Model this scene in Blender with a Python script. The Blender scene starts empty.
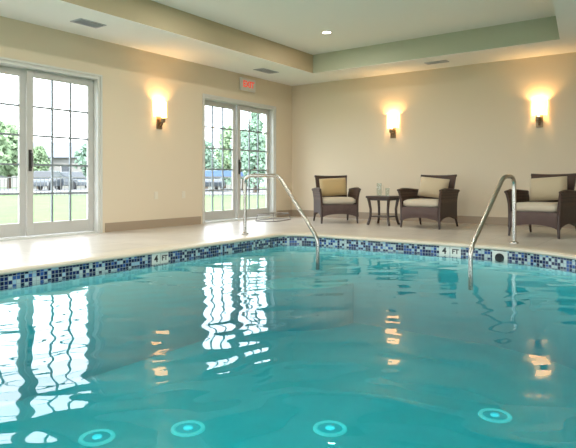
import bpy, bmesh, math, random
from mathutils import Vector, Matrix
random.seed(7)
PI = math.pi
COL = bpy.context.scene.collection
D = bpy.data

# ------------------------------------------------------------------ camera
CAM = Vector((6.9, -9.82, 0.75))
YAW = math.radians(35.5)
FW = Vector((-math.sin(YAW), math.cos(YAW), 0)); RT = Vector((math.cos(YAW), math.sin(YAW), 0))
F = 558.0
HZ = 181.0
def at(px, d, z=0.0):
    p = CAM + FW * d + RT * ((px - 288) / F * d)
    return Vector((p.x, p.y, z))

# ------------------------------------------------------------------ materials
def nt(name):
    m = D.materials.new(name); m.use_nodes = True
    t = m.node_tree; t.nodes.clear()
    out = t.nodes.new('ShaderNodeOutputMaterial')
    return m, t, out
def N(t, kind, **kw):
    n = t.nodes.new(kind)
    for k, v in kw.items():
        if k in ('operation', 'blend_type', 'noise_dimensions', 'feature', 'distance', 'data_type', 'interpolation_type', 'wave_type', 'bands_direction', 'wave_profile'):
            setattr(n, k, v)
        else:
            n.inputs[k].default_value = v
    return n
def ramp(t, stops, const=False):
    r = t.nodes.new('ShaderNodeValToRGB')
    e = r.color_ramp.elements
    while len(e) < len(stops): e.new(0.5)
    for i, (p, c) in enumerate(stops):
        e[i].position = p; e[i].color = (*c, 1)
    if const: r.color_ramp.interpolation = 'CONSTANT'
    return r
def mat(name, col, rough=0.6, metal=0.0, noise=0.0, nscale=8.0, bump=0.0, bscale=60.0, coat=0.0, emis=None, estr=0, spec=0.5, sheen=0):
    m, t, out = nt(name)
    b = N(t, 'ShaderNodeBsdfPrincipled', Roughness=rough, Metallic=metal)
    b.inputs['Base Color'].default_value = (*col, 1)
    b.inputs['Coat Weight'].default_value = coat
    b.inputs['Specular IOR Level'].default_value = spec
    b.inputs['Sheen Weight'].default_value = sheen
    t.links.new(b.outputs[0], out.inputs[0])
    tc = t.nodes.new('ShaderNodeTexCoord')
    if noise:
        n = N(t, 'ShaderNodeTexNoise', Scale=nscale, Detail=4)
        t.links.new(tc.outputs['Object'], n.inputs['Vector'])
        lo = tuple(c * (1 - noise) for c in col); hi = tuple(min(1, c * (1 + noise)) for c in col)
        r = ramp(t, [(0.3, lo), (0.7, hi)])
        t.links.new(n.outputs[0], r.inputs[0]); t.links.new(r.outputs[0], b.inputs['Base Color'])
    if bump:
        n = N(t, 'ShaderNodeTexNoise', Scale=bscale, Detail=3)
        t.links.new(tc.outputs['Object'], n.inputs['Vector'])
        bp = N(t, 'ShaderNodeBump', Strength=bump, Distance=0.01)
        t.links.new(n.outputs[0], bp.inputs['Height']); t.links.new(bp.outputs[0], b.inputs['Normal'])
    if emis:
        b.inputs['Emission Color'].default_value = (*emis, 1); b.inputs['Emission Strength'].default_value = estr
    return m
def glass(name, ior=1.45, tint=(1, 1, 1), rough=0.0):
    m, t, out = nt(name)
    tr = t.nodes.new('ShaderNodeBsdfTransparent'); tr.inputs[0].default_value = (*tint, 1)
    gl = t.nodes.new('ShaderNodeBsdfGlossy'); gl.inputs['Roughness'].default_value = rough
    fr = t.nodes.new('ShaderNodeFresnel'); fr.inputs[0].default_value = ior
    mx = t.nodes.new('ShaderNodeMixShader')
    ge = t.nodes.new('ShaderNodeNewGeometry')   # reflect at the outer face only: the thin pane does not bend light
    inv = N(t, 'ShaderNodeMath', operation='SUBTRACT'); inv.inputs[0].default_value = 1
    t.links.new(ge.outputs['Backfacing'], inv.inputs[1])
    mu = N(t, 'ShaderNodeMath', operation='MULTIPLY'); t.links.new(fr.outputs[0], mu.inputs[0]); t.links.new(inv.outputs[0], mu.inputs[1])
    t.links.new(mu.outputs[0], mx.inputs[0]); t.links.new(tr.outputs[0], mx.inputs[1]); t.links.new(gl.outputs[0], mx.inputs[2])
    t.links.new(mx.outputs[0], out.inputs[0])
    return m
def weave(name, c1, c2, sx=60, rough=0.5):
    m, t, out = nt(name)
    b = N(t, 'ShaderNodeBsdfPrincipled', Roughness=rough)
    tc = t.nodes.new('ShaderNodeTexCoord')
    w1 = N(t, 'ShaderNodeTexWave', wave_type='BANDS', bands_direction='Z', Scale=sx, Distortion=0.6)
    w2 = N(t, 'ShaderNodeTexWave', wave_type='BANDS', bands_direction='X', Scale=sx * 0.6, Distortion=0.6)
    mu = N(t, 'ShaderNodeMath', operation='MULTIPLY')
    for w in (w1, w2): t.links.new(tc.outputs['Object'], w.inputs['Vector'])
    t.links.new(w1.outputs['Fac'], mu.inputs[0]); t.links.new(w2.outputs['Fac'], mu.inputs[1])
    n = N(t, 'ShaderNodeTexNoise', Scale=9.0, Detail=2)
    t.links.new(tc.outputs['Object'], n.inputs['Vector'])
    ad = N(t, 'ShaderNodeMath', operation='ADD'); t.links.new(mu.outputs[0], ad.inputs[0]); 
    n2 = N(t, 'ShaderNodeMath', operation='MULTIPLY'); n2.inputs[1].default_value = 0.4
    t.links.new(n.outputs[0], n2.inputs[0]); t.links.new(n2.outputs[0], ad.inputs[1])
    r = ramp(t, [(0.1, c1), (0.9, c2)])
    t.links.new(ad.outputs[0], r.inputs[0]); t.links.new(r.outputs[0], b.inputs['Base Color'])
    bp = N(t, 'ShaderNodeBump', Strength=0.5, Distance=0.004)
    t.links.new(mu.outputs[0], bp.inputs['Height']); t.links.new(bp.outputs[0], b.inputs['Normal'])
    t.links.new(b.outputs[0], out.inputs[0])
    return m
def mosaic(name):
    # small glass tiles laid out in the surface's own uv (metres along the wall, metres up)
    m, t, out = nt(name)
    b = N(t, 'ShaderNodeBsdfPrincipled', Roughness=0.2)
    uv = t.nodes.new('ShaderNodeUVMap'); uv.uv_map = 'UVMap'
    sc = N(t, 'ShaderNodeVectorMath', operation='SCALE'); sc.inputs['Scale'].default_value = 1 / 0.036
    t.links.new(uv.outputs[0], sc.inputs[0])
    fl = N(t, 'ShaderNodeVectorMath', operation='FLOOR'); fc = N(t, 'ShaderNodeVectorMath', operation='FRACTION')
    t.links.new(sc.outputs[0], fl.inputs[0]); t.links.new(sc.outputs[0], fc.inputs[0])
    wn = t.nodes.new('ShaderNodeTexWhiteNoise'); wn.noise_dimensions = '2D'
    t.links.new(fl.outputs[0], wn.inputs['Vector'])
    r = ramp(t, [(0.0, (0.006, 0.012, 0.05)), (0.34, (0.008, 0.02, 0.10)), (0.58, (0.03, 0.09, 0.30)), (0.70, (0.30, 0.48, 0.60)), (0.80, (0.45, 0.55, 0.55))], True)
    t.links.new(wn.outputs['Value'], r.inputs[0])
    sx = t.nodes.new('ShaderNodeSeparateXYZ'); t.links.new(fc.outputs[0], sx.inputs[0])
    last = None
    for i in (0, 1):
        for op, th in (('LESS_THAN', 0.07), ('GREATER_THAN', 0.93)):
            c = N(t, 'ShaderNodeMath', operation=op); c.inputs[1].default_value = th
            t.links.new(sx.outputs[i], c.inputs[0])
            if last:
                mx = N(t, 'ShaderNodeMath', operation='MAXIMUM'); t.links.new(last.outputs[0], mx.inputs[0]); t.links.new(c.outputs[0], mx.inputs[1]); last = mx
            else: last = c
    mix = N(t, 'ShaderNodeMix', data_type='RGBA'); mix.inputs['B'].default_value = (0.30, 0.36, 0.38, 1)
    mix.inputs[7].default_value = (0.30, 0.36, 0.38, 1)
    t.links.new(last.outputs[0], mix.inputs[0]); t.links.new(r.outputs[0], mix.inputs[6])
    t.links.new(mix.outputs[2], b.inputs['Base Color']); t.links.new(b.outputs[0], out.inputs[0])
    return m
def deckmat(name):
    m, t, out = nt(name)
    b = N(t, 'ShaderNodeBsdfPrincipled', Roughness=0.3)
    b.inputs['Specular IOR Level'].default_value = 0.6
    tc = t.nodes.new('ShaderNodeTexCoord')
    n = N(t, 'ShaderNodeTexNoise', Scale=1.6, Detail=6); t.links.new(tc.outputs['Object'], n.inputs['Vector'])
    n3 = N(t, 'ShaderNodeTexNoise', Scale=45, Detail=3); t.links.new(tc.outputs['Object'], n3.inputs['Vector'])
    r = ramp(t, [(0.3, (0.51, 0.46, 0.40)), (0.7, (0.62, 0.57, 0.505))]); t.links.new(n.outputs[0], r.inputs[0])
    br = N(t, 'ShaderNodeTexBrick', Scale=1.0)
    br.inputs['Brick Width'].default_value = 0.61; br.inputs['Row Height'].default_value = 0.61; br.inputs['Mortar Size'].default_value = 0.006
    br.inputs['Color1'].default_value = (1, 1, 1, 1); br.inputs['Color2'].default_value = (0.93, 0.93, 0.93, 1); br.inputs['Mortar'].default_value = (0.72, 0.7, 0.68, 1)
    br.offset = 0.0
    t.links.new(tc.outputs['Object'], br.inputs['Vector'])
    mx = N(t, 'ShaderNodeMix', data_type='RGBA', blend_type='MULTIPLY'); mx.inputs[0].default_value = 1
    t.links.new(r.outputs[0], mx.inputs[6]); t.links.new(br.outputs['Color'], mx.inputs[7]); t.links.new(mx.outputs[2], b.inputs['Base Color'])
    bp = N(t, 'ShaderNodeBump', Strength=0.15, Distance=0.004); t.links.new(n3.outputs[0], bp.inputs['Height']); t.links.new(bp.outputs[0], b.inputs['Normal'])
    t.links.new(b.outputs[0], out.inputs[0])
    return m
def watermat(name):
    m, t, out = nt(name)
    tr = t.nodes.new('ShaderNodeBsdfTransparent')
    gl = t.nodes.new('ShaderNodeBsdfGlossy'); gl.inputs['Roughness'].default_value = 0.0
    fr = t.nodes.new('ShaderNodeFresnel'); fr.inputs[0].default_value = 1.36
    ge = t.nodes.new('ShaderNodeNewGeometry')
    inv = N(t, 'ShaderNodeMath', operation='SUBTRACT'); inv.inputs[0].default_value = 1
    t.links.new(ge.outputs['Backfacing'], inv.inputs[1])
    mu = N(t, 'ShaderNodeMath', operation='MULTIPLY'); t.links.new(fr.outputs[0], mu.inputs[0]); t.links.new(inv.outputs[0], mu.inputs[1])
    mx = t.nodes.new('ShaderNodeMixShader')
    t.links.new(mu.outputs[0], mx.inputs[0]); t.links.new(tr.outputs[0], mx.inputs[1]); t.links.new(gl.outputs[0], mx.inputs[2])
    t.links.new(mx.outputs[0], out.inputs[0])
    va = t.nodes.new('ShaderNodeVolumeAbsorption'); va.inputs['Color'].default_value = (0.0, 0.81, 0.85, 1); va.inputs['Density'].default_value = WATER_DENS
    t.links.new(va.outputs[0], out.inputs['Volume'])
    return m
WATER_DENS = 1.2

M = dict(
    wall=mat('painted_wall', (0.69, 0.59, 0.445), 0.85, bump=0.05, bscale=120),
    ceil=mat('ceiling_paint', (0.84, 0.84, 0.79), 0.9, bump=0.05, bscale=120),
    tray=mat('tray_ceiling_paint', (0.82, 0.82, 0.76), 0.9, bump=0.05, bscale=120),
    green=mat('tray_side_paint', (0.46, 0.48, 0.36), 0.9),
    beigeside=mat('tray_side_beige', (0.50, 0.41, 0.27), 0.9),
    base=mat('baseboard_vinyl', (0.36, 0.28, 0.20), 0.5),
    deck=deckmat('deck_stone'),
    coping=mat('coping_stone', (0.58, 0.52, 0.42), 0.35, noise=0.06, nscale=5),
    mosaic=mosaic('mosaic_tile'),
    plaster=mat('pool_plaster', (0.50, 0.80, 0.80), 0.8, noise=0.04, nscale=3),
    water=watermat('pool_water'),
    frame=mat('vinyl_frame', (0.62, 0.62, 0.58), 0.4),
    leafm=mat('door_leaf_vinyl', (0.50, 0.49, 0.46), 0.4),
    muntin=mat('grille_bar', (0.22, 0.25, 0.27), 0.4),
    glass=glass('window_glass', 1.35),
    vessel=glass('clear_glassware', 1.5, (0.93, 0.96, 0.95)),
    steel=mat('stainless_steel', (0.50, 0.47, 0.42), 0.24, 1.0),
    dark=mat('dark_metal', (0.06, 0.055, 0.05), 0.4, 0.6),
    bronze=mat('bronze', (0.22, 0.16, 0.10), 0.35, 0.8),
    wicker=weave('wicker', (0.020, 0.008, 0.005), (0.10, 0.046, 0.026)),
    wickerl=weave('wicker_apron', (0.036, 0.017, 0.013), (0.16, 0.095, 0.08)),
    wood=mat('dark_wood', (0.045, 0.024, 0.016), 0.35, noise=0.2, nscale=20),
    cushion=mat('cream_fabric', (0.54, 0.46, 0.35), 0.9, bump=0.3, bscale=300, sheen=0.2),
    pillow=mat('tan_fabric', (0.48, 0.35, 0.17), 0.9, bump=0.3, bscale=300, sheen=0.2),
    pillow2=mat('beige_fabric', (0.52, 0.42, 0.28), 0.9, bump=0.3, bscale=300, sheen=0.2),
    shade=mat('sconce_shade', (0.9, 0.8, 0.6), 0.5, emis=(1.0, 0.50, 0.17), estr=4.0),
    bulb=mat('bulb', (1, 1, 1), 0.5, emis=(1.0, 0.80, 0.5), estr=8),
    lampdisc=mat('downlight_lens', (1, 1, 1), 0.5, emis=(1.0, 0.88, 0.68), estr=14),
    plate=mat('outlet_plastic', (0.70, 0.64, 0.53), 0.5),
    white=mat('white_plastic', (0.72, 0.70, 0.66), 0.4),
    red=mat('red_sign_letters', (0.8, 0.10, 0.06), 0.5, emis=(1.0, 0.12, 0.07), estr=0.4),
    vent=mat('vent_metal', (0.46, 0.47, 0.50), 0.5),
    ventdark=mat('vent_dark', (0.08, 0.08, 0.09), 0.7),
    black=mat('black_rubber', (0.01, 0.01, 0.012), 0.5),
    tilewhite=mat('marker_tile', (0.70, 0.72, 0.66), 0.25),
    ink=mat('marker_ink', (0.02, 0.02, 0.02), 0.5),
    rackwire=mat('grey_rack_wire', (0.22, 0.20, 0.18), 0.4),
    fitteal=mat('fitting_plate', (0.5, 0.85, 0.88), 0.5),
    fitlens=mat('fitting_lens', (0.8, 0.9, 0.9), 0.3, emis=(0.35, 0.95, 1.0), estr=1.0),
    fitting=mat('floor_fitting', (0.95, 0.95, 0.90), 0.4, emis=(0.9, 1.0, 0.85), estr=0.45),
    lawn=mat('lawn_grass', (0.066, 0.130, 0.025), 0.95, noise=0.25, nscale=0.8),
    patio=mat('patio_concrete', (0.30, 0.29, 0.27), 0.8, noise=0.1, nscale=2),
    road=mat('parking_asphalt', (0.16, 0.16, 0.16), 0.9, noise=0.1, nscale=1),
    leaves=mat('tree_leaves', (0.19, 0.27, 0.15), 0.9, noise=0.25, nscale=1.3),  # leaf colour paled to carry the bright haze over the glass
    leaves2=mat('pine_needles', (0.17, 0.26, 0.19), 0.9, noise=0.25, nscale=1.3),  # haze paleness put into the needle colour too
    bark=mat('bark', (0.08, 0.06, 0.04), 0.9),
    carpaint=mat('white_car_paint', (0.30, 0.30, 0.31), 0.3, coat=0.5),
    cardark=mat('dark_car_paint', (0.035, 0.045, 0.055), 0.3, coat=0.5),
    carglass=mat('car_glass', (0.03, 0.035, 0.04), 0.1),
    siding=mat('house_siding', (0.27, 0.26, 0.25), 0.8),
    roof=mat('house_roof', (0.13, 0.14, 0.16), 0.8, noise=0.2, nscale=3),
    blue=mat('blue_awning', (0.07, 0.13, 0.28), 0.7),
    fence=mat('fence_metal', (0.10, 0.10, 0.10), 0.5),
)

# ------------------------------------------------------------------ mesh helpers
class MB:
    def __init__(s): s.v = []; s.f = []; s.uv = {}
    def add(s, vs, fs):
        o = len(s.v); s.v += [Vector(v) for v in vs]; s.f += [tuple(i + o for i in f) for f in fs]
    def box(s, a, b, mtx=None):
        (x0, y0, z0), (x1, y1, z1) = a, b
        vs = [Vector(p) for p in ((x0,y0,z0),(x1,y0,z0),(x1,y1,z0),(x0,y1,z0),(x0,y0,z1),(x1,y0,z1),(x1,y1,z1),(x0,y1,z1))]
        if mtx: vs = [mtx @ v for v in vs]
        s.add(vs, [(0,3,2,1),(4,5,6,7),(0,1,5,4),(1,2,6,5),(2,3,7,6),(3,0,4,7)])
        return s
    def tube(s, pts, r, n=10, closed=False):
        pts = [Vector(p) for p in pts]
        rr = r if isinstance(r, (list, tuple)) else [r] * len(pts)
        rings = []; up = None
        L = len(pts)
        for i, p in enumerate(pts):
            a = pts[(i - 1) % L] if (closed or i > 0) else p
            b = pts[(i + 1) % L] if (closed or i < L - 1) else p
            d = (b - a).normalized()
            if up is None:
                up = Vector((0, 0, 1)) if abs(d.z) < 0.9 else Vector((1, 0, 0))
            e1 = (up - d * up.dot(d)).normalized(); up = e1
            e2 = d.cross(e1)
            rings.append([p + (e1 * math.cos(2*PI*k/n) + e2 * math.sin(2*PI*k/n)) * rr[i] for k in range(n)])
        vs = [v for q in rings for v in q]; fs = []
        for i in range(L if closed else L - 1):
            j = (i + 1) % L
            for k in range(n):
                k2 = (k + 1) % n
                fs.append((i*n+k, i*n+k2, j*n+k2, j*n+k))
        if not closed:
            fs.append(tuple(reversed(range(n)))); fs.append(tuple((L-1)*n + k for k in range(n)))
        s.add(vs, fs); return s
    def lathe(s, prof, c=(0, 0, 0), n=24, axis='z', cap=True):
        vs = []; fs = []
        for (r, z) in prof:
            for k in range(n):
                a = 2*PI*k/n; x, y = r*math.cos(a), r*math.sin(a)
                p = (x, y, z) if axis == 'z' else ((x, z, y) if axis == 'y' else (z, x, y))
                vs.append(Vector(c) + Vector(p))
        for i in range(len(prof)-1):
            for k in range(n):
                k2 = (k+1) % n
                fs.append((i*n+k, i*n+k2, (i+1)*n+k2, (i+1)*n+k))
        if cap:
            fs.append(tuple(reversed(range(n)))); fs.append(tuple((len(prof)-1)*n+k for k in range(n)))
        s.add(vs, fs); return s
    def sheet(s, fn, nu, nv, th):
        # fn(u,v) -> point, th = thickness vector or fn
        g0 = []; g1 = []
        for i in range(nu+1):
            for j in range(nv+1):
                u, v = i/nu, j/nv
                p = Vector(fn(u, v)); t = Vector(th(u, v)) if callable(th) else Vector(th)
                g0.append(p - t*0.5); g1.append(p + t*0.5)
        W = nv+1; n0 = len(g0); fs = []
        for i in range(nu):
            for j in range(nv):
                a, b, c, d = i*W+j, (i+1)*W+j, (i+1)*W+j+1, i*W+j+1
                fs.append((a, d, c, b)); fs.append((a+n0, b+n0, c+n0, d+n0))
        for i in range(nu):
            for j in (0, nv):
                a, b = i*W+j, (i+1)*W+j
                fs.append((a, b, b+n0, a+n0) if j == 0 else (b, a, a+n0, b+n0))
        for j in range(nv):
            for i in (0, nu):
                a, b = i*W+j, i*W+j+1
                fs.append((b, a, a+n0, b+n0) if i == 0 else (a, b, b+n0, a+n0))
        s.add(g0+g1, fs); return s
    def build(s, name, m, parent=None, smooth=False, bevel=0.0, sub=0, kind=None, angle=40):
        me = D.meshes.new(name); me.from_pydata([tuple(v) for v in s.v], [], s.f)
        bm = bmesh.new(); bm.from_mesh(me); bmesh.ops.recalc_face_normals(bm, faces=bm.faces); bm.to_mesh(me); bm.free()
        me.materials.append(m)
        o = D.objects.new(name, me); COL.objects.link(o)
        if parent: o.parent = parent
        if bevel:
            b = o.modifiers.new('bevel', 'BEVEL'); b.width = bevel; b.segments = 2; b.limit_method = 'ANGLE'
        if sub:
            q = o.modifiers.new('sub', 'SUBSURF'); q.levels = sub; q.render_levels = sub
        if smooth or sub:
            for p in me.polygons: p.use_smooth = True
            if not sub: me.set_sharp_from_angle(angle=math.radians(angle))
        if kind: o['kind'] = kind
        return o
def empty(name, loc=(0, 0, 0), rz=0.0):
    o = D.objects.new(name, None); COL.objects.link(o); o.empty_display_size = 0.1
    o.location = loc; o.rotation_euler = (0, 0, rz); return o
def tag(o, label=None, cat=None, group=None, kind=None):
    if label: o['label'] = label
    if cat: o['category'] = cat
    if group: o['group'] = group
    if kind: o['kind'] = kind
    return o
def copy_tree(o, parent=None):
    c = o.copy(); COL.objects.link(c)
    if parent: c.parent = parent
    for ch in list(o.children): copy_tree(ch, c)
    return c
def cushion_mesh(w, d, h, puff=0.03, n=12, ed=0.10, pw=2.6):
    # soft box cushion with domed faces and pinched edges, centred in x,y, from z=0
    mb = MB(); vs = []; fs = []
    def prof(t): return max(0.0, 1 - abs(2*t-1)**pw)
    for side in (1, -1):
        o = len(vs)
        for i in range(n+1):
            for j in range(n+1):
                u, v = i/n, j/n
                q = (prof(u)*prof(v))**0.5
                vs.append(Vector(((u-.5)*w, (v-.5)*d, h/2 + side*(h*(0.5-ed)*(q**0.25 if q > 0 else 0)+puff*q + h*ed))))
        for i in range(n):
            for j in range(n):
                a, b, c, e = o+i*(n+1)+j, o+(i+1)*(n+1)+j, o+(i+1)*(n+1)+j+1, o+i*(n+1)+j+1
                fs.append((a, b, c, e) if side == 1 else (a, e, c, b))
    m = (n+1)*(n+1)
    ring = [i*(n+1) for i in range(n+1)] + [n*(n+1)+j for j in range(1, n+1)] + [i*(n+1)+n for i in range(n-1, -1, -1)] + [j for j in range(n-1, 0, -1)]
    for k in range(len(ring)):
        a, b = ring[k], ring[(k+1) % len(ring)]
        fs.append((a, b, b+m, a+m))
    mb.add(vs, fs); return mb

# ------------------------------------------------------------------ room constants
RX, RY = 10.0, -12.6          # far right and near walls
ZS, ZT = 2.79, 3.14           # soffit and tray heights
WT = 0.2
WZ = -0.145                   # water level
DECK_T = 0.0

def wall_with_holes(name, length, height, holes, m, place):
    # wall in local (s,z), thickness outward; holes = [(s0,s1,z0,z1)]
    mb = MB()
    xs = sorted({0, length, *[h[0] for h in holes], *[h[1] for h in holes]})
    for a, b in zip(xs[:-1], xs[1:]):
        h = next((h for h in holes if h[0] <= a + 1e-6 and h[1] >= b - 1e-6), None)
        segs = [(0, height)] if not h else ([(0, h[2])] if h[2] > 0 else []) + [(h[3], height)]
        for z0, z1 in segs: mb.box((a, 0, z0), (b, WT, z1))
    mb.v = [place @ v for v in mb.v]
    return mb.build(name, m, kind='structure')

DOORZ = 2.255
d1 = (-6.90, -4.825); d2 = (-2.70, -0.62)     # openings in the left wall, in y
# left wall: local s = -y, outward = -x
Lm = Matrix(((0, -1, 0, 0), (-1, 0, 0, 0), (0, 0, 1, 0), (0, 0, 0, 1)))
wall_with_holes('wall_left', -RY, 3.3, [(-d2[1], -d2[0], 0.0, DOORZ), (-d1[1], -d1[0], 0.0, DOORZ), (9.0, 11.2, 0, DOORZ)], M['wall'], Lm)
Bm = Matrix.Identity(4)
wall_with_holes('wall_back', RX, 3.3, [], M['wall'], Bm)
Rm = Matrix(((0, 1, 0, RX), (-1, 0, 0, 0), (0, 0, 1, 0), (0, 0, 0, 1)))
wall_with_holes('wall_right', -RY, 3.3, [(5.0, 7.4, 0.0, DOORZ), (8.8, 11.2, 0.0, DOORZ)], M['wall'], Rm)
Nm = Matrix(((1, 0, 0, 0), (0, -1, 0, RY), (0, 0, 1, 0), (0, 0, 0, 1)))
wall_with_holes('wall_near', RX, 3.3, [(1.0, 3.4, 0.0, DOORZ), (4.2, 6.6, 0.0, DOORZ), (7.2, 9.4, 0.0, DOORZ)], M['wall'], Nm)

# soffit with the tray opening
tray = [(1.14, -0.93), (5.42, -1.0), (5.80, -3.9), (6.2, -10.8), (1.14, -10.8)]
def ring_mesh(outer, inner, z0, z1, name, m, kind='structure'):
    bm = bmesh.new(); es = []
    for loop in (outer, inner):
        vs = [bm.verts.new((x, y, z1)) for x, y in loop]
        es += [bm.edges.new((vs[i], vs[(i+1) % len(vs)])) for i in range(len(vs))]
    bmesh.ops.triangle_fill(bm, use_beauty=True, use_dissolve=False, edges=es)
    r = bmesh.ops.extrude_face_region(bm, geom=list(bm.faces))
    for v in r['geom']:
        if isinstance(v, bmesh.types.BMVert): v.co.z = z0
    bmesh.ops.recalc_face_normals(bm, faces=bm.faces)
    me = D.meshes.new(name); bm.to_mesh(me); bm.free(); me.materials.append(m)
    o = D.objects.new(name, me); COL.objects.link(o)
    if kind: o['kind'] = kind
    return o
cc = Vector((sum(p[0] for p in tray)/5, sum(p[1] for p in tray)/5))
ring_mesh([(0, 0), (RX, 0), (RX, RY), (0, RY)], tray, ZS, ZS + 0.004, 'ceiling_soffit', M['ceil'])
# tray sides
for i in range(len(tray)):
    a = Vector((*tray[i], 0)); b = Vector((*tray[(i+1) % len(tray)], 0))
    c = sum((Vector((*p, 0)) for p in tray), Vector()) / len(tray)
    nrm = Vector(((b-a).y, -(b-a).x, 0)).normalized()
    if nrm.dot((a+b)/2 - c) < 0: nrm = -nrm
    mb = MB(); e = (b-a).normalized()*0.0
    vs = [a, b, b+nrm*0.08, a+nrm*0.08]
    mb.add([Vector((p.x, p.y, z)) for z in (ZS+0.004, ZT+0.03) for p in vs], [(0,3,2,1),(4,5,6,7),(0,1,5,4),(1,2,6,5),(2,3,7,6),(3,0,4,7)])
    mb.build('trim_%d' % (i+1), M['green'] if i == 0 else M['beigeside'], kind='structure')
MB().box((0, RY, ZT), (RX, 0, ZT+0.12)).build('ceiling', M['tray'], kind='structure')

# ------------------------------------------------------------------ pool outline
def arc(cx, cy, r, a0, a1, n):
    return [(cx + r*math.cos(math.radians(a0+(a1-a0)*k/n)), cy + r*math.sin(math.radians(a0+(a1-a0)*k/n))) for k in range(n+1)]
PX0, PY1, PX1, PY0 = 2.2, -3.2, 6.8, -9.5
def outline(off=0.0):
    o = off
    pts = arc(PX0+0.35, PY1-0.35, 0.35+o, 180, 90, 10) + arc(4.85, -5.15, 1.95+o, 90, 0, 28) \
        + arc(PX1-0.5, PY0+0.5, 0.5+o, 0, -90, 8) + arc(PX0+0.5, PY0+0.5, 0.5+o, 270, 180, 8)
    return pts
def densify(pts, step=0.12):
    out = []
    for i in range(len(pts)):
        a = Vector((*pts[i], 0)); b = Vector((*pts[(i+1) % len(pts)], 0)); L = (b-a).length
        if L < 1e-6: continue
        n = max(1, int(L/step))
        out += [tuple((a+(b-a)*k/n).xy) for k in range(n)]
    return out
# deck: slab with the pool cut out
ring_mesh([(0, 0), (RX, 0), (RX, RY), (0, RY)], outline(0.26), -0.25, 0.0, 'floor', M['deck'])
def swept(name, prof, m, kind='structure', uvs=False, parent=None):
    # prof: list of (offset outward, z), closed loop
    base = [densify(outline(0.0))]
    P0 = base[0]; n = len(P0)
    # normals of outline
    nr = []
    for i in range(n):
        a = Vector(P0[i-1]); b = Vector(P0[(i+1) % n]); d = (b-a).normalized(); nr.append(Vector((-d.y, d.x)))
    c = Vector((4.5, -6.0))
    vs = []; fs = []
    for i in range(n):
        q = Vector(P0[i]); nn = nr[i] if nr[i].dot(q-c) > 0 else -nr[i]
        for (o, z) in prof: vs.append((q.x+nn.x*o, q.y+nn.y*o, z))
    k = len(prof)
    for i in range(n):
        j = (i+1) % n
        for a in range(k):
            b = (a+1) % k; fs.append((i*k+a, j*k+a, j*k+b, i*k+b))
    mb = MB(); mb.add(vs, fs); ob = mb.build(name, m, smooth=True, kind=kind)
    if uvs:
        arcl = [0.0]
        for i in range(n): arcl.append(arcl[-1] + (Vector(P0[(i+1) % n]) - Vector(P0[i])).length)
        me = ob.data; uvl = me.uv_layers.new(name='UVMap')
        for p in me.polygons:
            ids = [me.loops[l].vertex_index//k for l in p.loop_indices]
            wrap = (max(ids) == n-1 and min(ids) == 0)
            for l in p.loop_indices:
                vi = me.loops[l].vertex_index; s_i = vi//k
                s = arcl[n] if (wrap and s_i == 0) else arcl[s_i]
                uvl.data[l].uv = (s, me.vertices[vi].co.z + 10.0*0.028)
    return ob
swept('trim_6', [(0.262, -0.20), (0.262, -0.002), (0.25, 0.004), (0.02, 0.004), (-0.008, 0.0), (-0.022, -0.012), (-0.026, -0.024), (-0.022, -0.036), (-0.008, -0.043), (0.05, -0.043), (0.05, -0.20)], M['coping'])
# tile band, pool walls, bottom
swept('trim_7', [(0.0, -0.042), (0.045, -0.042), (0.045, -0.18), (0.0, -0.18)], M['mosaic'], uvs=True)
PD = -1.15
swept('pool_basin', [(0.0, -0.18), (0.15, -0.18), (0.15, PD-0.1), (0.0, PD-0.1)], M['plaster'])
mb = MB(); pts = outline(0.02); n = len(pts)
mb.add([(x, y, PD) for x, y in pts] + [(x, y, PD-0.1) for x, y in pts], [tuple(range(n)), tuple(range(2*n-1, n-1, -1))] + [(i, (i+1) % n, (i+1) % n+n, i+n) for i in range(n)])
mb.build('floor_pool', M['plaster'], kind='structure')
# underwater corner steps: quarter-round treads under the handrail
def step(r, z, nm):
    pr = [(PX0+0.01, PY1-0.01)] + [(PX0+0.01, PY1-r)] + [(PX0+0.01+r*math.sin(a), PY1-0.01-r*math.cos(a)) for a in [PI/2*k/16 for k in range(17)]]
    mb = MB(); n = len(pr)
    mb.add([(x, y, z) for x, y in pr] + [(x, y, PD) for x, y in pr], [tuple(range(n)), tuple(range(2*n-1, n-1, -1))] + [(i, (i+1) % n, (i+1) % n+n, i+n) for i in range(n)])
    o = mb.build(nm, M['plaster']); tag(o, kind='structure'); return o
step(1.05, -0.62, 'floor_step')

# ------------------------------------------------------------------ water: one closed body with a rippled surface
WAVES = []
rw = random.Random(11)
base_ang = math.degrees(math.atan2(FW.y, FW.x))
for lam, slope, spread, cnt in ((0.95, 0.009, 45, 3), (0.55, 0.008, 40, 4), (0.34, 0.011, 35, 4), (0.20, 0.011, 32, 4), (0.15, 0.005, 35, 4)):
    for _ in range(cnt):
        a = math.radians(base_ang + rw.uniform(-spread, spread) + 8)
        l = lam*rw.uniform(0.85, 1.2); k = 2*PI/l
        WAVES.append((k*math.cos(a), k*math.sin(a), slope/k, rw.uniform(0, 2*PI)))
def ripple(x, y):
    # gently bend the crests so they do not read as parallel ridges
    wx = x + 0.12*math.sin(1.7*y+0.4) + 0.07*math.sin(3.1*x-1.2*y); wy = y + 0.12*math.sin(1.9*x+1.1) + 0.06*math.sin(2.7*x+2.3*y)
    amp = 0.75 + 0.25*math.sin(0.9*x+1.3*y+0.5)
    return amp*sum(a*math.sin(kx*wx+ky*wy+p) for kx, ky, a, p in WAVES)
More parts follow.
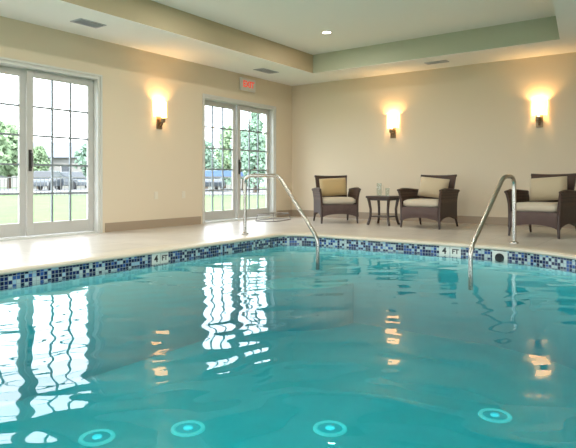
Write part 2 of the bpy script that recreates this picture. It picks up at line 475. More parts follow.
def make_water():
    import numpy as np
    pts = outline(0.02); poly = np.array(pts)
    st = 0.022
    xs = np.arange(PX0-0.1, PX1+0.1, st); ys = np.arange(PY0-0.1, PY1+0.1, st)
    X, Y = np.meshgrid(xs, ys, indexing='ij'); P = np.stack([X.ravel(), Y.ravel()], 1)
    inside = np.zeros(len(P), bool)
    n = len(poly); best = np.full(len(P), 1e9); bp = P.copy()
    for i in range(n):
        a = poly[i]; b = poly[(i+1) % n]
        c = ((a[1] > P[:,1]) != (b[1] > P[:,1]))
        with np.errstate(divide='ignore', invalid='ignore'):
            xi = (b[0]-a[0])*(P[:,1]-a[1])/(b[1]-a[1]+1e-12)+a[0]
        inside ^= c & (P[:,0] < xi)
        ab = b-a; t = np.clip(((P-a)@ab)/(ab@ab+1e-12), 0, 1); q = a+t[:,None]*ab; dd = ((P-q)**2).sum(1)
        m = dd < best; best[m] = dd[m]; bp[m] = q[m]
    near = (~inside)
    Q = P.copy(); Q[near] = bp[near]
    ny = len(ys); faces = []
    ins = inside.reshape(X.shape)
    used = {}; vs = []
    def vid(i, j):
        k = i*ny+j
        if k not in used:
            used[k] = len(vs); x, y = Q[k]; vs.append((x, y, WZ + ripple(x, y)))
        return used[k]
    for i in range(len(xs)-1):
        for j in range(ny-1):
            if ins[i, j] or ins[i+1, j] or ins[i, j+1] or ins[i+1, j+1]:
                faces.append((vid(i, j), vid(i+1, j), vid(i+1, j+1), vid(i, j+1)))
    bm = bmesh.new(); V = [bm.verts.new(v) for v in vs]
    for f in faces: bm.faces.new([V[k] for k in f])
    bmesh.ops.remove_doubles(bm, verts=bm.verts, dist=0.0005)
    top = list(bm.faces)
    for f in top: f.smooth = True
    edges = [e for e in bm.edges if e.is_boundary]
    r = bmesh.ops.extrude_edge_only(bm, edges=edges)
    nv = [g for g in r['geom'] if isinstance(g, bmesh.types.BMVert)]
    for v in nv: v.co.z = PD-0.03
    ne = [g for g in r['geom'] if isinstance(g, bmesh.types.BMEdge)]
    bmesh.ops.holes_fill(bm, edges=[e for e in bm.edges if e.is_boundary], sides=0)
    bmesh.ops.recalc_face_normals(bm, faces=bm.faces)
    # sharp rim so the top keeps its own normals
    for f in bm.faces:
        if f not in top: f.smooth = False
    me = D.meshes.new('pool_water'); bm.to_mesh(me); bm.free(); me.materials.append(M['water'])
    me.set_sharp_from_angle(angle=math.radians(50))
    o = D.objects.new('pool_water', me); COL.objects.link(o)
    o['kind'] = 'stuff'; o['label'] = 'clear turquoise water filling the indoor swimming pool'; o['category'] = 'water'
    return o
make_water()

# ------------------------------------------------------------------ sliding doors
def sliding_door(name, width, mtx, handle=True, portal=True, hz=DOORZ):
    root = empty(name); root.matrix_world = mtx; root['kind'] = 'structure'
    # local: x along the wall (0..width), y = outward, z up ; frame
    mb = MB(); c = 0.03
    mb.box((-c, -0.018, 0.0), (0.0, 0.0, hz+c)).box((width, -0.018, 0), (width+c, 0.0, hz+c)).box((0, -0.018, hz), (width, 0.0, hz+c))
    mb.build('casing', M['frame'], root, bevel=0.004)
    mb = MB(); j = 0.04
    mb.box((0, 0, 0), (j, 0.195, hz)).box((width-j, 0, 0), (width, 0.195, hz)).box((j, 0, hz-j), (width-j, 0.195, hz)).box((j, 0, 0.0), (width-j, 0.195, 0.025))
    mb.build('frame', M['frame'], root, bevel=0.003)
    half = width/2
    for li, (a, b, y0, y1) in enumerate(((j, half+0.008, 0.150, 0.190), (half-0.008, width-j, 0.10, 0.14))):
        st = 0.09; bt = 0.17; tp = 0.10
        lf = MB().box((a, y0, 0.03), (a+st, y1, hz-j-0.005)).box((b-st, y0, 0.03), (b, y1, hz-j-0.005)).box((a+st, y0, 0.03), (b-st, y1, 0.03+bt)).box((a+st, y0, hz-j-tp), (b-st, y1, hz-j-0.005)).build('door_leaf', M['leafm'], root, bevel=0.004)
        gx0, gx1, gz0, gz1 = a+st, b-st, 0.03+bt, hz-j-tp
        ym = (y0+y1)/2
        MB().box((gx0-0.01, ym-0.004, gz0-0.01), (gx1+0.01, ym+0.004, gz1+0.01)).build('pane', M['glass'], lf)
        gb = MB(); w = 0.0125
        for k in (1, 2):
            x = gx0+(gx1-gx0)*k/3; gb.box((x-w, ym-0.012, gz0), (x+w, ym+0.012, gz1))
        for k in range(1, 5):
            z = gz0+(gz1-gz0)*k/5; gb.box((gx0, ym-0.0125, z-w), (gx1, ym+0.0125, z+w))
        gb.build('grille', M['muntin'], lf)
        if li == 1 and handle:
            hb = MB().box((a+0.02, y0-0.012, 0.88), (a+0.06, y0, 1.16)).tube([(a+0.04, y0-0.008, 0.91), (a+0.04, y0-0.05, 0.93), (a+0.04, y0-0.05, 1.11), (a+0.04, y0-0.008, 1.13)], 0.010, 8)
            h = hb.build('door_handle', M['dark'], lf); h['label'] = 'dark metal pull handle'
    if portal:
        ld = D.lights.new('door_portal', 'AREA'); ld.shape = 'RECTANGLE'; ld.size = width-0.02; ld.size_y = hz-0.02
        ld.cycles.is_portal = True
        lo = D.objects.new('door_portal', ld); COL.objects.link(lo)
        # light points to -local y (inward)
        lo.matrix_world = mtx @ Matrix.Translation((width/2, WT+0.02, hz/2)) @ Matrix(((1,0,0,0),(0,0,1,0),(0,-1,0,0),(0,0,0,1)))
    return root
def left_m(y):   # local x -> -? run from far (small s) so that x grows toward +y
    return Matrix(((0, -1, 0, 0), (1, 0, 0, y), (0, 0, 1, 0), (0, 0, 0, 1)))
sliding_door('door_1', d1[1]-d1[0], left_m(d1[0]))
sliding_door('door_2', d2[1]-d2[0], left_m(d2[0]))
sliding_door('door_3', 2.2, left_m(-11.2))
def right_m(y): return Matrix(((0, 1, 0, RX), (-1, 0, 0, y), (0, 0, 1, 0), (0, 0, 0, 1)))
sliding_door('fill_door_4', 2.4, right_m(-5.0)); sliding_door('fill_door_5', 2.4, right_m(-8.8))  # unseen right-wall doors, added to let soft fill daylight into the room
def near_m(x): return Matrix(((-1, 0, 0, x), (0, -1, 0, RY), (0, 0, 1, 0), (0, 0, 0, 1)))
sliding_door('fill_door_6', 2.4, near_m(3.4)); sliding_door('fill_door_7', 2.4, near_m(6.6)); sliding_door('fill_door_8', 2.2, near_m(9.4))  # doors behind the camera, likewise added as a source of fill daylight

# baseboards
bb = MB()
for a, b in ((0.0, -d2[1]-0.08), (-d2[0]+0.08, -d1[1]-0.08), (-d1[0]+0.08, 8.9), (11.3, -RY)):
    bb.box((0.0, -b, 0.0), (0.014, -a, 0.135))
bb.build('baseboard_left', M['base'], kind='structure')
MB().box((0.014, -0.014, 0), (RX, 0, 0.135)).build('baseboard_back', M['base'], kind='structure')

# ------------------------------------------------------------------ lounge chairs
def make_chair():
    r = empty('lounge_chair')
    w = 0.30
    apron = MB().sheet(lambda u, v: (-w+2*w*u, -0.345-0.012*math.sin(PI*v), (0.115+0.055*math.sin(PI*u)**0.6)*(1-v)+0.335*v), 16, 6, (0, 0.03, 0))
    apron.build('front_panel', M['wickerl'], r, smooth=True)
    MB().sheet(lambda u, v: (-w+2*w*u, 0.31, (0.13+0.05*math.sin(PI*u)**0.6)*(1-v)+0.335*v), 12, 3, (0, 0.025, 0)).build('rear_panel', M['wicker'], r, smooth=True)
    MB().box((-w, -0.34, 0.30), (w, 0.33, 0.335)).build('seat_deck', M['wicker'], r)
    for s in (-1, 1):
        def side(u, v, s=s):
            y = -0.36+0.70*u
            z0 = 0.12+0.06*math.sin(PI*u)**0.6
            z1 = 0.60-0.015*u
            z = z0+(z1-z0)*v
            fl = 0.035*max(0, (z-0.35)/0.25)**2+0.012*max(0, (0.2-z)/0.2)
            return (s*(w+0.022+fl), y - 0.03*max(0, (z-0.4)/0.2)**2*(1-u), z)
        p = MB().sheet(side, 12, 10, (0.036*1, 0, 0)).build('side_panel', M['wicker'], r, smooth=True)
        arm = MB().tube([(s*(w+0.055), -0.41, 0.600), (s*(w+0.058), -0.25, 0.612), (s*(w+0.058), 0.0, 0.606), (s*(w+0.056), 0.36, 0.590)], [0.018, 0.027, 0.027, 0.022], 10)
        arm.build('armrest', M['wicker'], r, smooth=True)
        MB().tube([(s*(w+0.014), -0.345, 0.30), (s*(w+0.016), -0.35, 0.15), (s*(w+0.024), -0.36, 0.0)], [0.024, 0.022, 0.016], 8).build('leg', M['wood'], r, smooth=True)
        MB().tube([(s*(w+0.012), 0.32, 0.34), (s*(w+0.014), 0.335, 0.15), (s*(w+0.024), 0.40, 0.0)], [0.024, 0.022, 0.016], 8).build('leg', M['wood'], r, smooth=True)
    def back(u, v):
        x = -1+2*u
        z = 0.335+0.49*v + 0.012*v*x*x
        return (x*(0.275+0.03*v), 0.285+0.13*v+0.0*x-0.05*x*x*0.6, z)
    MB().sheet(back, 14, 10, (0, 0.034, 0)).build('backrest', M['wicker'], r, smooth=True)
    MB().tube([((-1+2*u)*0.312, 0.415-0.03*(-1+2*u)**2, 0.828+0.012*(-1+2*u)**2) for u in [k/10 for k in range(11)]], 0.021, 8).build('top_rail', M['wood'], r, smooth=True)
    cm = cushion_mesh(0.585, 0.60, 0.11, 0.010, ed=0.30, pw=8); c = cm.build('seat_cushion', M['cushion'], r, smooth=True, angle=80)
    c.location = (0, -0.04, 0.338)
    return r
def chair_at(c, x, y, rz, label):
    c.location = (x, y, 0); c.rotation_euler = (0, 0, rz); tag(c, label, 'chair', 'wicker lounge chairs along the back wall')
ch1 = make_chair(); ch2 = copy_tree(ch1); ch3 = copy_tree(ch1)
CH = [(ch1, 1.69, -1.03, math.radians(43), 'dark brown wicker armchair in the corner, nearest the glass doors, left of side table'),
      (ch2, 3.49, -1.08, math.radians(-2), 'dark brown wicker armchair immediately right of the small side table'),
      (ch3, 5.30, -1.52, math.radians(-9), 'dark brown wicker armchair behind the right handrail, farthest from the glass doors')]
for c in CH: chair_at(*c)
PL = ['tan throw pillow leaning in the corner armchair left of the side table',
      'beige throw pillow leaning in the armchair right of the side table',
      'beige throw pillow leaning in the armchair behind the right handrail']
pm = cushion_mesh(0.50, 0.33, 0.06, 0.06)
p1 = pm.build('throw_pillow', M['pillow'], smooth=True, angle=80)
p2 = p1.copy(); p2.data = p1.data.copy(); p2.data.materials[0] = M['pillow2']; COL.objects.link(p2)
p3 = p2.copy(); COL.objects.link(p3)
for p, c, lb, roll in zip((p1, p2, p3), CH, PL, (3, -6, 4)):
    mw = Matrix.Translation((c[1], c[2], 0)) @ Matrix.Rotation(c[3], 4, 'Z') @ Matrix.Translation((0.0, 0.175, 0.640)) @ Matrix.Rotation(math.radians(-14), 4, 'X') @ Matrix.Rotation(math.radians(90), 4, 'X') @ Matrix.Rotation(math.radians(roll), 4, 'Z') @ Matrix.Translation((0, 0, -0.03))
    p.matrix_world = mw
    tag(p, lb, 'pillow', 'throw pillows on the wicker armchairs')

# ------------------------------------------------------------------ side table and glassware
t = empty('side_table', (2.67, -1.07, 0)); tag(t, 'small dark wood side table with curved legs between two armchairs', 'table')
MB().box((-0.225, -0.225, 0.46), (0.225, 0.225, 0.495)).build('tabletop', M['wood'], t, bevel=0.006)
ap = MB()
for k in range(4):
    ap.box((-0.17, -0.185, 0.42), (0.17, -0.167, 0.468), Matrix.Rotation(k*PI/2, 4, 'Z'))
ap.build('apron', M['wood'], t)
MB().box((-0.165, -0.165, 0.135), (0.165, 0.165, 0.155)).build('shelf', M['wood'], t, bevel=0.004)
for sx in (-1, 1):
    for sy in (-1, 1):
        pts = [(sx*q, sy*q, z) for q, z in ((0.19, 0.468), (0.175, 0.38), (0.160, 0.27), (0.162, 0.16), (0.178, 0.07), (0.198, 0.0))]
        MB().tube(pts, [0.028, 0.025, 0.022, 0.022, 0.023, 0.024], 8).build('leg', M['wood'], t, smooth=True)
pt = empty('glass_pitcher', (2.60, -1.09, 0.496)); tag(pt, 'clear glass pitcher on the side table, taller than the tumbler', 'pitcher')
MB().lathe([(0.036, 0.0), (0.042, 0.02), (0.045, 0.10), (0.040, 0.17), (0.043, 0.215), (0.041, 0.215), (0.038, 0.17), (0.042, 0.10), (0.038, 0.02), (0.01, 0.012)], n=20).build('body', M['vessel'], pt, smooth=True)
MB().tube([(0.040, 0, 0.18), (0.075, 0, 0.175), (0.085, 0, 0.12), (0.07, 0, 0.06), (0.042, 0, 0.055)], 0.005, 8).build('handle', M['vessel'], pt, smooth=True)
g = MB().lathe([(0.030, 0.0), (0.038, 0.13), (0.036, 0.13), (0.028, 0.01), (0.005, 0.009)], n=20).build('drinking_glass', M['vessel'], smooth=True)
g.location = (2.74, -1.06, 0.496); tag(g, 'short clear glass tumbler on the side table right of the pitcher', 'glass')

# ------------------------------------------------------------------ handrails
def bez(p, q, r_, n=8):
    return [((1-t_)**2*Vector(p) + 2*t_*(1-t_)*Vector(q) + t_*t_*Vector(r_)) for t_ in [k/n for k in range(n+1)]]
def handrail(loc, ang, flat, run, label, h=0.82, zend=0.0):
    r = empty('handrail', loc, ang)
    S = flat + run
    sl = Vector((run, 0, zend-h)).normalized()
    pts = [Vector((0, 0, 0.0)), Vector((0, 0, h-0.13))] + bez((0, 0, h-0.12), (0, 0, h), (0.12, 0, h)) 
    e = Vector((flat, 0, h)); k = 0.09
    pts += bez(e-Vector((k, 0, 0)), e, e+sl*k)
    e2 = Vector((S, 0, zend))
    pts += bez(e2-sl*0.10, e2, e2-Vector((0, 0, 0.10)))
    pts += [Vector((S, 0, -0.40))]
    MB().tube(pts, 0.025, 14).build('rail', M['steel'], r, smooth=True, angle=60)
    MB().lathe([(0.052, 0.0), (0.050, 0.012), (0.028, 0.022), (0.023, 0.03)], n=20).build('base_flange', M['steel'], r, smooth=True)
    tag(r, label, 'handrail', 'pool handrails')
    return r
handrail((1.83, -3.76, 0.004), math.radians(2), 0.58, 0.61, 'stainless steel pool handrail at the left corner in front of the far glass doors')
handrail((5.22, -2.79, 0.004), math.atan2(-1.14, -0.17), 0.30, 0.84, 'stainless steel pool handrail in front of the rightmost armchair', h=0.80, zend=0.03)

# ------------------------------------------------------------------ sconces
def make_sconce():
    r = empty('wall_sconce')      # local: wall plane y=0, front is -y, z=0 at shade centre
    MB().box((-0.055, -0.022, -0.34), (0.055, 0.0, -0.13)).build('backplate', M['bronze'], r, bevel=0.005)
    MB().tube([(0, -0.02, -0.29), (0, -0.055, -0.30), (0, -0.085, -0.26), (0, -0.085, -0.12)], 0.012, 8).build('arm', M['bronze'], r, smooth=True)
    MB().lathe([(0.034, -0.245), (0.046, -0.235), (0.046, -0.175), (0.03, -0.165)], c=(0, -0.085, 0)).build('socket_cup', M['bronze'], r, smooth=True)
    def sh(u, v):
        a = PI*(0.0+1.0*u)
        return (0.115*math.cos(a), -0.012-0.115*math.sin(a), -0.15+0.25*v)
    def th(u, v):
        a = PI*u; return (0.005*math.cos(a), -0.005*math.sin(a), 0)
    MB().sheet(sh, 24, 4, th).build('lamp_shade', M['shade'], r, smooth=True)
    MB().lathe([(0.012, -0.165), (0.014, -0.10), (0.028, -0.05), (0.03, -0.02), (0.018, 0.005), (0.004, 0.01)], c=(0, -0.085, 0), n=14).build('bulb', M['bulb'], r, smooth=True)
    return r
sc1 = make_sconce(); sc2 = copy_tree(sc1); sc3 = copy_tree(sc1)
SC = [(sc1, (0.0, -3.72, 1.925), PI/2, 'lit wall sconce on the left wall between the two glass doors'),
      (sc2, (2.36, 0.0, 1.905), 0, 'lit wall sconce on the back wall above the side table'),
      (sc3, (4.95, 0.0, 1.965), 0, 'lit wall sconce on the back wall nearest the right edge')]
for o, l, rz, lb in SC:
    o.location = l; o.rotation_euler = (0, 0, rz); tag(o, lb, 'wall lamp', 'warm wall sconces')
    f = Matrix.Rotation(rz, 3, 'Z') @ Vector((0, -0.085, 0.0))
    ld = D.lights.new('sconce_lamp', 'POINT'); ld.energy = 15; ld.color = (1.0, 0.58, 0.24); ld.shadow_soft_size = 0.04
    lo = D.objects.new('sconce_lamp', ld); COL.objects.link(lo); lo.location = Vector(l) + f + Vector((0, 0, 0.03))

# ------------------------------------------------------------------ recessed downlights
DL = [(2.2, -2.16), (4.0, -4.3), (2.2, -4.6), (2.2, -7.0), (4.0, -7.0), (5.4, -5.9), (4.0, -9.5), (2.2, -9.5)]  # first one is in view; the rest are added out of view to brighten the room
def make_dl():
    r = empty('recessed_downlight')
    MB().lathe([(0.066, -0.002), (0.068, -0.008), (0.09, -0.006), (0.093, 0.0)], n=28, cap=False).build('trim_ring', M['white'], r, smooth=True)
    MB().lathe([(0.066, -0.004), (0.03, -0.003)], n=28).build('lens', M['lampdisc'], r)
    return r
dl = make_dl()
for i, (x, y) in enumerate(DL):
    o = dl if i == 0 else copy_tree(dl)
    o.location = (x, y, ZT)
    tag(o, 'recessed ceiling downlight in the raised ceiling above the pool corner' if i == 0 else 'unseen downlight added for fill light in the raised ceiling above the near part of the pool', 'ceiling light', 'recessed downlights in the raised ceiling')
    ld = D.lights.new('downlight_lamp', 'AREA'); ld.shape = 'DISK'; ld.size = 0.13; ld.energy = 20; ld.color = (1.0, 0.94, 0.84)
    lo = D.objects.new('downlight_lamp', ld); COL.objects.link(lo); lo.location = (x, y, ZT-0.012)

# ------------------------------------------------------------------ vents, exit sign, outlets
def vent(x, y, lx, ly, label, along_y):
    r = empty('ceiling_vent', (x, y, ZS))
    MB().box((-lx/2, -ly/2, -0.006), (lx/2, ly/2, 0.0)).build('backing', M['ventdark'], r)
    fr = MB(); e = 0.022
    fr.box((-lx/2-e, -ly/2-e, -0.010), (lx/2+e, -ly/2, 0)).box((-lx/2-e, ly/2, -0.010), (lx/2+e, ly/2+e, 0)).box((-lx/2-e, -ly/2, -0.010), (-lx/2, ly/2, 0)).box((lx/2, -ly/2, -0.010), (lx/2+e, ly/2, 0))
    fr.build('vent_frame', M['vent'], r)
    sl = MB(); L = lx if along_y else ly; n = int(L/0.024)
    for k in range(1, n):
        q = -L/2+L*k/n
        if along_y: sl.box((q-0.004, -ly/2, -0.012), (q+0.004, ly/2, -0.004))
        else: sl.box((-lx/2, q-0.004, -0.012), (lx/2, q+0.004, -0.004))
    sl.build('slats', M['vent'], r)
    tag(r, label, 'vent', 'ceiling air vents')
vent(0.62, -5.45, 0.18, 0.34, 'grey ceiling vent above the nearest glass door', True)
vent(0.58, -1.65, 0.18, 0.44, 'grey ceiling vent above the far glass door by the exit sign', True)
vent(3.42, -0.55, 0.34, 0.12, 'grey ceiling vent over the back wall between the two back sconces', False)

ex = empty('exit_sign', (0.0, -1.52, 2.60), PI/2); tag(ex, 'white exit sign with red letters above the far glass door', 'sign')
MB().box((-0.22, -0.05, -0.12), (0.22, 0.0, 0.12)).build('housing', M['white'], ex, bevel=0.012)
def text_obj(txt, size, m, name, parent, loc, rot=(PI/2, 0, 0), ext=0.002, sx=1):
    cu = D.curves.new(name, 'FONT'); cu.body = txt; cu.size = size; cu.extrude = ext; cu.align_x = 'CENTER'; cu.align_y = 'CENTER'; cu.offset = size*0.03
    tmp = D.objects.new('tmp', cu); COL.objects.link(tmp)
    dg = bpy.context.evaluated_depsgraph_get(); me = D.meshes.new_from_object(tmp.evaluated_get(dg))
    D.objects.remove(tmp); me.materials.clear(); me.materials.append(m)
    o = D.objects.new(name, me); COL.objects.link(o); o.parent = parent; o.location = loc; o.rotation_euler = rot; o.scale = (sx, 1, 1)
    return o
text_obj('EXIT', 0.165, M['red'], 'lettering', ex, (0, -0.053, 0.0))

for y, lb in ((-3.78, 'white wall outlet plate below the left wall sconce'), (-3.18, 'white wall outlet plate between the left wall sconce and the far glass door')):
    o = empty('wall_outlet', (0, y, 0.52), PI/2)
    MB().box((-0.038, -0.006, -0.06), (0.038, 0, 0.06)).build('cover_plate', M['plate'], o, bevel=0.003)
    so = MB()
    for z in (-0.024, 0.024): so.box((-0.017, -0.009, z-0.014), (0.017, -0.005, z+0.014))
    so.build('socket', M['plate'], o, bevel=0.003)
    tag(o, lb, 'outlet', 'wall outlets on the left wall')

# ------------------------------------------------------------------ depth markers and wall inlet
def marker(loc, rz, label, s=0.115, txts=('4', 'FT'), ink='ink'):
    r = empty('depth_marker', loc, rz)
    for k in (0, 1):
        x = (-0.5+k)*(s+0.006)
        p = MB().box((x-s/2, -0.006, -s/2), (x+s/2, 0.004, s/2)).build('marker_tile', M['tilewhite'], r, bevel=0.002)
        text_obj(txts[k], 0.105 if k == 0 else 0.078, M[ink], 'lettering', p, (x, -0.0072, 0), ext=0.0008)
    tag(r, label, 'depth marker', 'tile depth markers at the waterline')
marker((2.2, -5.65, -0.10), PI/2, 'pair of white depth marker tiles in the left pool edge below the deck')
marker((4.58, -3.2, -0.10), 0, 'pair of white depth marker tiles in the back pool edge beside the round black inlet', s=0.13)
ox = 5.17
oy = -5.15+math.sqrt(1.95**2-(ox-4.85)**2)
rz = math.atan2(-(ox-4.85), 1.95)
ir = empty('pool_inlet', (ox, oy, -0.125), rz); tag(ir, 'round black inlet in the back pool edge beside the right handrail', 'pool fitting')
MB().box((-0.09, -0.008, -0.075), (0.09, 0.008, 0.075)).build('surround_tile', M['tilewhite'], ir, bevel=0.003)
MB().lathe([(0.05, -0.006), (0.05, -0.022), (0.042, -0.026), (0.036, -0.018), (0.01, -0.016)], n=24, axis='y').build('black_cap', M['black'], ir, smooth=True)

# ------------------------------------------------------------------ wire rack by the far door
hr = empty('wire_rack', (0.52, -1.35, 0.0), math.radians(8))
def rrect(z, sc=1.0, n=40):
    out = []
    for k in range(n):
        a = 2*PI*k/n; c, q = math.cos(a), math.sin(a)
        out.append((0.20*sc*math.copysign(abs(c)**0.5, c), 0.36*sc*math.copysign(abs(q)**0.5, q), z))
    return out
MB().tube(rrect(0.009, 1.12), 0.008, 8, closed=True).build('bottom_wire', M['rackwire'], hr, smooth=True)
MB().tube(rrect(0.125), 0.008, 8, closed=True).build('top_wire', M['rackwire'], hr, smooth=True)
ra, rb = rrect(0.009, 1.12), rrect(0.125)
for k in (5, 15, 25, 35):
    MB().tube([ra[k], rb[k]], 0.007, 8).build('upright_wire', M['rackwire'], hr, smooth=True)
MB().tube([rb[10], tuple((Vector(rb[10])+Vector(rb[30]))/2+Vector((0.03, 0, 0.01))), rb[30]], 0.006, 8).build('cross_wire', M['rackwire'], hr, smooth=True)
tag(hr, 'low thin dark wire rack lying on the deck before the far glass door', 'rack')

# ------------------------------------------------------------------ pool floor fittings
for px, ypx, lb in ((495, 416, 'round lit fitting with a pale ring on the pool floor, rightmost one'), (97, 438, 'round lit fitting with a pale ring on the pool floor, leftmost one'),
                    (330, 429, 'round lit fitting with a pale ring on the pool floor at the bottom centre'), (188, 429, 'round lit fitting with a pale ring on the pool floor, second from the left')):
    # where the line of sight at this pixel meets the pool floor
    dep = (0.75-PD)*F/(ypx-HZ)
    c = at(px, dep, PD)
    r = empty('floor_fitting', c)
    MB().lathe([(0.098, 0.0), (0.100, 0.012), (0.108, 0.016), (0.126, 0.012), (0.13, 0.0)], n=28, cap=False).build('outer_ring', M['fitting'], r, smooth=True)
    MB().lathe([(0.097, 0.001), (0.097, 0.006)], n=28).build('inner_plate', M['fitteal'], r)
    MB().lathe([(0.034, 0.006), (0.034, 0.012), (0.015, 0.016)], n=20).build('lens', M['fitlens'], r, smooth=True)
    tag(r, lb, 'pool fitting', 'ringed pool floor fittings')

# ------------------------------------------------------------------ outdoors
ZG = -0.06
MB().box((-90, -60, ZG-0.2), (-WT, 60, ZG)).build('ground_lawn', M['lawn'], kind='structure')
MB().box((RX+WT, -60, ZG-0.2), (60, 60, ZG)).build('ground_lawn', M['lawn'], kind='structure')
MB().box((-WT, -60, ZG-0.2), (RX+WT, RY-WT, ZG)).build('ground_lawn', M['lawn'], kind='structure')
MB().box((-2.3, -12.5, ZG), (-WT, -4.6, ZG+0.03)).build('ground_patio', M['patio'], kind='structure')
# parking lot beyond the lawn
a, b, c, d = at(-60, 33, 0), at(300, 33, 0), at(380, 60, 0), at(-260, 60, 0)
mb = MB(); mb.add([(p.x, p.y, z) for z in (ZG+0.02, ZG-0.1) for p in (a, b, c, d)], [(0,1,2,3),(7,6,5,4),(0,4,5,1),(1,5,6,2),(2,6,7,3),(3,7,4,0)])
mb.build('ground_parking', M['road'], kind='structure')

def car(px, dist, ang, paint, label, L=4.5, H=1.65):
    r = empty('parked_car', at(px, dist, ZG+0.02), ang)
    W = 1.8
    prof = [(-L/2, 0.35), (-L/2, 0.85), (-L/2+0.15, 1.0), (-L/2+0.35, H-0.12), (-L/2+0.65, H), (L*0.08, H), (L*0.24, 1.02), (L/2-0.25, 0.9), (L/2, 0.7), (L/2, 0.35)]
    n = len(prof)
    mb = MB(); mb.add([(x, s*W/2*(1.0 if z < 1.05 else 0.86), z) for s in (-1, 1) for x, z in prof], [tuple(range(n)), tuple(range(2*n-1, n-1, -1))] + [(i, (i+1) % n, (i+1) % n+n, i+n) for i in range(n)])
    mb.build('body', paint, r, bevel=0.05)
    for s in (-1, 1):
        wd = MB()
        wd.add([(x, s*(W/2*0.95 if z < 1.05 else W/2*0.87)+s*0.02, z) for x, z in ((-L/2+0.45, 1.05), (-L/2+0.6, H-0.15), (L*0.05, H-0.15), (L*0.19, 1.05))], [(0, 1, 2, 3)])
        q = len(wd.v)-4
        wd.add([v+Vector((0, -s*0.04, 0)) for v in wd.v[q:q+4]], [(3, 2, 1, 0)])
        for i in range(4): wd.f.append((q+i, q+(i+1) % 4, q+4+(i+1) % 4, q+4+i))
        wd.build('side_window', M['carglass'], r)
    ws = MB(); sx_ = (L*0.09+0.05, H-0.02), (L*0.235+0.05, 1.06)
    ws.add([(sx_[0][0]+e, -0.66, sx_[0][1]) for e in (0, -0.04)]+[(sx_[0][0]+e, 0.66, sx_[0][1]) for e in (0, -0.04)]+[(sx_[1][0]+e, 0.78, sx_[1][1]) for e in (0, -0.04)]+[(sx_[1][0]+e, -0.78, sx_[1][1]) for e in (0, -0.04)], [(0,2,4,6),(7,5,3,1),(0,1,3,2),(2,3,5,4),(4,5,7,6),(6,7,1,0)])
    ws.build('windscreen', M['carglass'], r)
    for sx in (-1, 1):
        for sy in (-1, 1):
            MB().lathe([(0.2, -0.1), (0.34, -0.1), (0.34, 0.1), (0.2, 0.1)], c=(sx*L*0.31, sy*(W/2-0.06), 0.34), n=20, axis='y').build('wheel', M['black'], r, smooth=True)
    tag(r, label, 'car', 'cars parked beyond the lawn')
car(45, 48, YAW-PI/2+0.1, M['cardark'], 'dark car parked nose-on beyond the lawn, seen through the nearest glass door')
car(73, 53, YAW-0.5, M['cardark'], 'dark car parked at an angle beyond the lawn, seen through the nearest glass door', L=3.6)
car(209, 46, YAW-PI/2+0.3, M['cardark'], 'dark parked car seen through the left leaf of the far glass door')

def house(px, dist, w, dep, h, roofh, label, ang=YAW, rm='roof'):
    r = empty('house', at(px, dist, ZG), ang)
    MB().box((-w/2, 0, 0), (w/2, dep, h)).build('wall', M['siding'], r)
    e = 0.5
    mb = MB(); mb.add([(-w/2-e, -e, h), (w/2+e, -e, h), (w/2+e, dep+e, h), (-w/2-e, dep+e, h), (-w/2-e, dep/2, h+roofh), (w/2+e, dep/2, h+roofh)], [(0,3,2,1), (0,1,5,4), (2,3,4,5), (0,4,3), (1,2,5)])
    mb.build('roof', M[rm], r)
    nwin = max(2, int(w/3))
    for k in range(nwin):
        x = -w/2+w*(k+0.5)/nwin
        f = MB().box((x-0.6, -0.06, h*0.35), (x+0.6, 0.02, h*0.35+1.4)).build('window', M['white'], r)
        MB().box((x-0.5, -0.08, h*0.35+0.1), (x+0.5, -0.05, h*0.35+1.3)).build('pane', M['carglass'], f)
    tag(r, label, 'house', 'pale houses behind the parking')
house(-8, 70, 12, 8, 3.0, 1.6, 'pale single storey house at the left edge of the nearest glass door')
house(66, 62, 10, 8, 3.4, 2.0, 'pale house with grey roof behind the two dark parked cars')
house(214, 64, 9, 8, 2.6, 1.2, 'pale low house seen through the left leaf of the far glass door')
aw = empty('blue_canopy', at(213, 41, ZG), YAW); tag(aw, 'blue flat canopy on posts seen through the far glass door', 'canopy')
MB().box((-2.6, -1.2, 1.15), (2.6, 1.2, 1.55)).build('canopy_top', M['blue'], aw)
for sx in (-1, 1):
    for sy in (-1, 1): MB().box((sx*2.4-0.06, sy*1.05-0.06, 0), (sx*2.4+0.06, sy*1.05+0.06, 1.15)).build('post', M['carpaint'], aw)

def fence_run(px0, px1, dist, label):
    a = at(px0, dist, ZG); b = at(px1, dist, ZG); v = b-a; L = v.length; ang = math.atan2(v.y, v.x)
    r = empty('metal_fence', a, ang)
    MB().box((0, -0.02, 0.08), (L, 0.02, 0.14)).box((0, -0.02, 0.98), (L, 0.02, 1.04)).build('rails', M['fence'], r)
    pk = MB(); n = int(L/0.22)
    for k in range(n+1):
        x = L*k/n; pk.box((x-0.012, -0.012, 0.0), (x+0.012, 0.012, 1.0))
    pk.build('pickets', M['fence'], r)
    tag(r, label, 'fence', 'dark metal fences at the end of the lawn')
fence_run(-20, 105, 31, 'dark metal picket fence at the end of the lawn, seen through the nearest glass door')
fence_run(196, 285, 28, 'dark metal picket fence at the end of the lawn, seen through the far glass door')

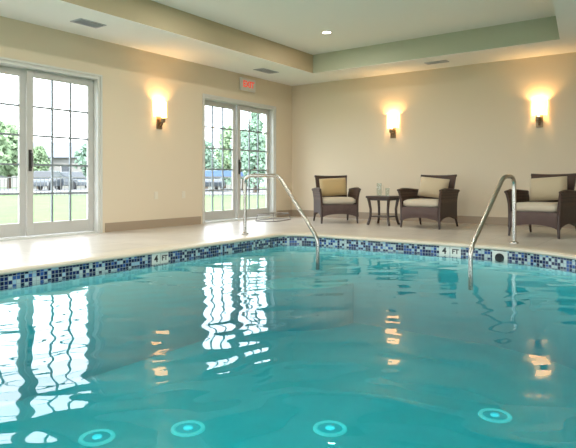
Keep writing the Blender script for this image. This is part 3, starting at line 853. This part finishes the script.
def tree(px, dist, h, rad, label, m='leaves', conif=False, seed=0):
    rr = random.Random(seed)
    r = empty('tree', at(px, dist, ZG))
    MB().tube([(0, 0, 0), (0.05, 0, h*0.3), (0, 0.05, h*0.6)], [0.22, 0.16, 0.08], 8).build('trunk', M['bark'], r, smooth=True)
    mb = MB()
    # many small leaf tufts spread through the crown's volume
    for k in range(900):
        u = rr.random(); a = rr.uniform(0, 2*PI); q = rr.random()**0.5
        if conif:
            z = h*(0.08+0.92*u); rmax = rad*(1-u)*(0.75+0.25*math.sin(u*38))+0.08
        else:
            z = h*(0.22+0.78*u); rmax = rad*math.sin(PI*min(1, max(0.02, u*0.94+0.05)))**0.6*(0.8+0.2*math.sin(5*a+3*u*6))
        p = Vector((math.cos(a)*q*rmax, math.sin(a)*q*rmax, z)); s = rad*rr.uniform(0.07, 0.15)
        rot = Matrix.Rotation(rr.uniform(0, 6.28), 3, 'Z') @ Matrix.Rotation(rr.uniform(0, 3.14), 3, 'X')
        vs = [p+rot@(Vector(w_)*s) for w_ in ((1,0,-.5),(-.5,.87,-.5),(-.5,-.87,-.5),(0,0,.9))]
        mb.add(vs, [(0,1,2),(0,3,1),(1,3,2),(2,3,0)])
    mb.build('crown', M[m], r)
    tag(r, label, 'tree', 'trees beyond the lawn')
T = [(-22, 48, 7.0, 2.8, 'leafy tree at the left edge of the nearest glass door', 'leaves', False),
     (9, 58, 6.6, 2.8, 'leafy tree behind the left leaf of the nearest glass door', 'leaves', False),
     (39, 54, 4.2, 1.2, 'small leafy tree left of the grey roof in the nearest glass door', 'leaves', False),
     (97, 58, 5.0, 2.4, 'leafy tree at the right side of the nearest glass door', 'leaves2', False),
     (206, 56, 4.8, 1.4, 'leafy tree at the left side of the far glass door', 'leaves2', False),
     (224, 60, 6.6, 1.8, 'conical tree in the left leaf of the far glass door', 'leaves2', True),
     (233, 52, 6.0, 1.7, 'leafy tree beside the middle post of the far glass door', 'leaves', False),
     (244, 46, 5.0, 1.4, 'leafy tree left in the right leaf of the far glass door', 'leaves2', False),
     (256, 38, 6.3, 1.5, 'tall conical tree in the right leaf of the far glass door', 'leaves2', True),
     (268, 50, 5.0, 1.8, 'leafy tree at the right side of the far glass door', 'leaves', False)]
for i, a in enumerate(T): tree(a[0], a[1], a[2], a[3], a[4], a[5], a[6], i+3)

# ------------------------------------------------------------------ world, camera, view
w = D.worlds.new('sky'); bpy.context.scene.world = w; w.use_nodes = True
t = w.node_tree; bg = t.nodes['Background']
tc = t.nodes.new('ShaderNodeTexCoord'); n = N(t, 'ShaderNodeTexNoise', Scale=3.0, Detail=4)
t.links.new(tc.outputs['Generated'], n.inputs['Vector'])
r = ramp(t, [(0.35, (0.74, 0.87, 1.0)), (0.65, (0.93, 0.97, 1.0))]); t.links.new(n.outputs[0], r.inputs[0]); t.links.new(r.outputs[0], bg.inputs[0])
bg.inputs[1].default_value = 6.5
sl = D.lights.new('sun', 'SUN'); sl.energy = 3.5; sl.angle = math.radians(3); sl.color = (1.0, 0.96, 0.88)
so_ = D.objects.new('sun', sl); COL.objects.link(so_)
so_.rotation_euler = Vector((0.62, -0.55, 1.0)).to_track_quat('Z', 'Y').to_euler()

cd = D.cameras.new('camera'); co = D.objects.new('camera', cd); COL.objects.link(co)
co.location = CAM; co.rotation_euler = (PI/2, 0, YAW)
cd.sensor_width = 36; cd.sensor_fit = 'HORIZONTAL'; cd.lens = 36*F/576
cd.shift_y = -(224-HZ)/576; cd.clip_end = 300
S = bpy.context.scene; S.camera = co
S.view_settings.view_transform = 'Standard'; S.view_settings.look = 'None'; S.view_settings.gamma = 1; S.view_settings.use_curve_mapping = False
S.view_settings.exposure = 0.24
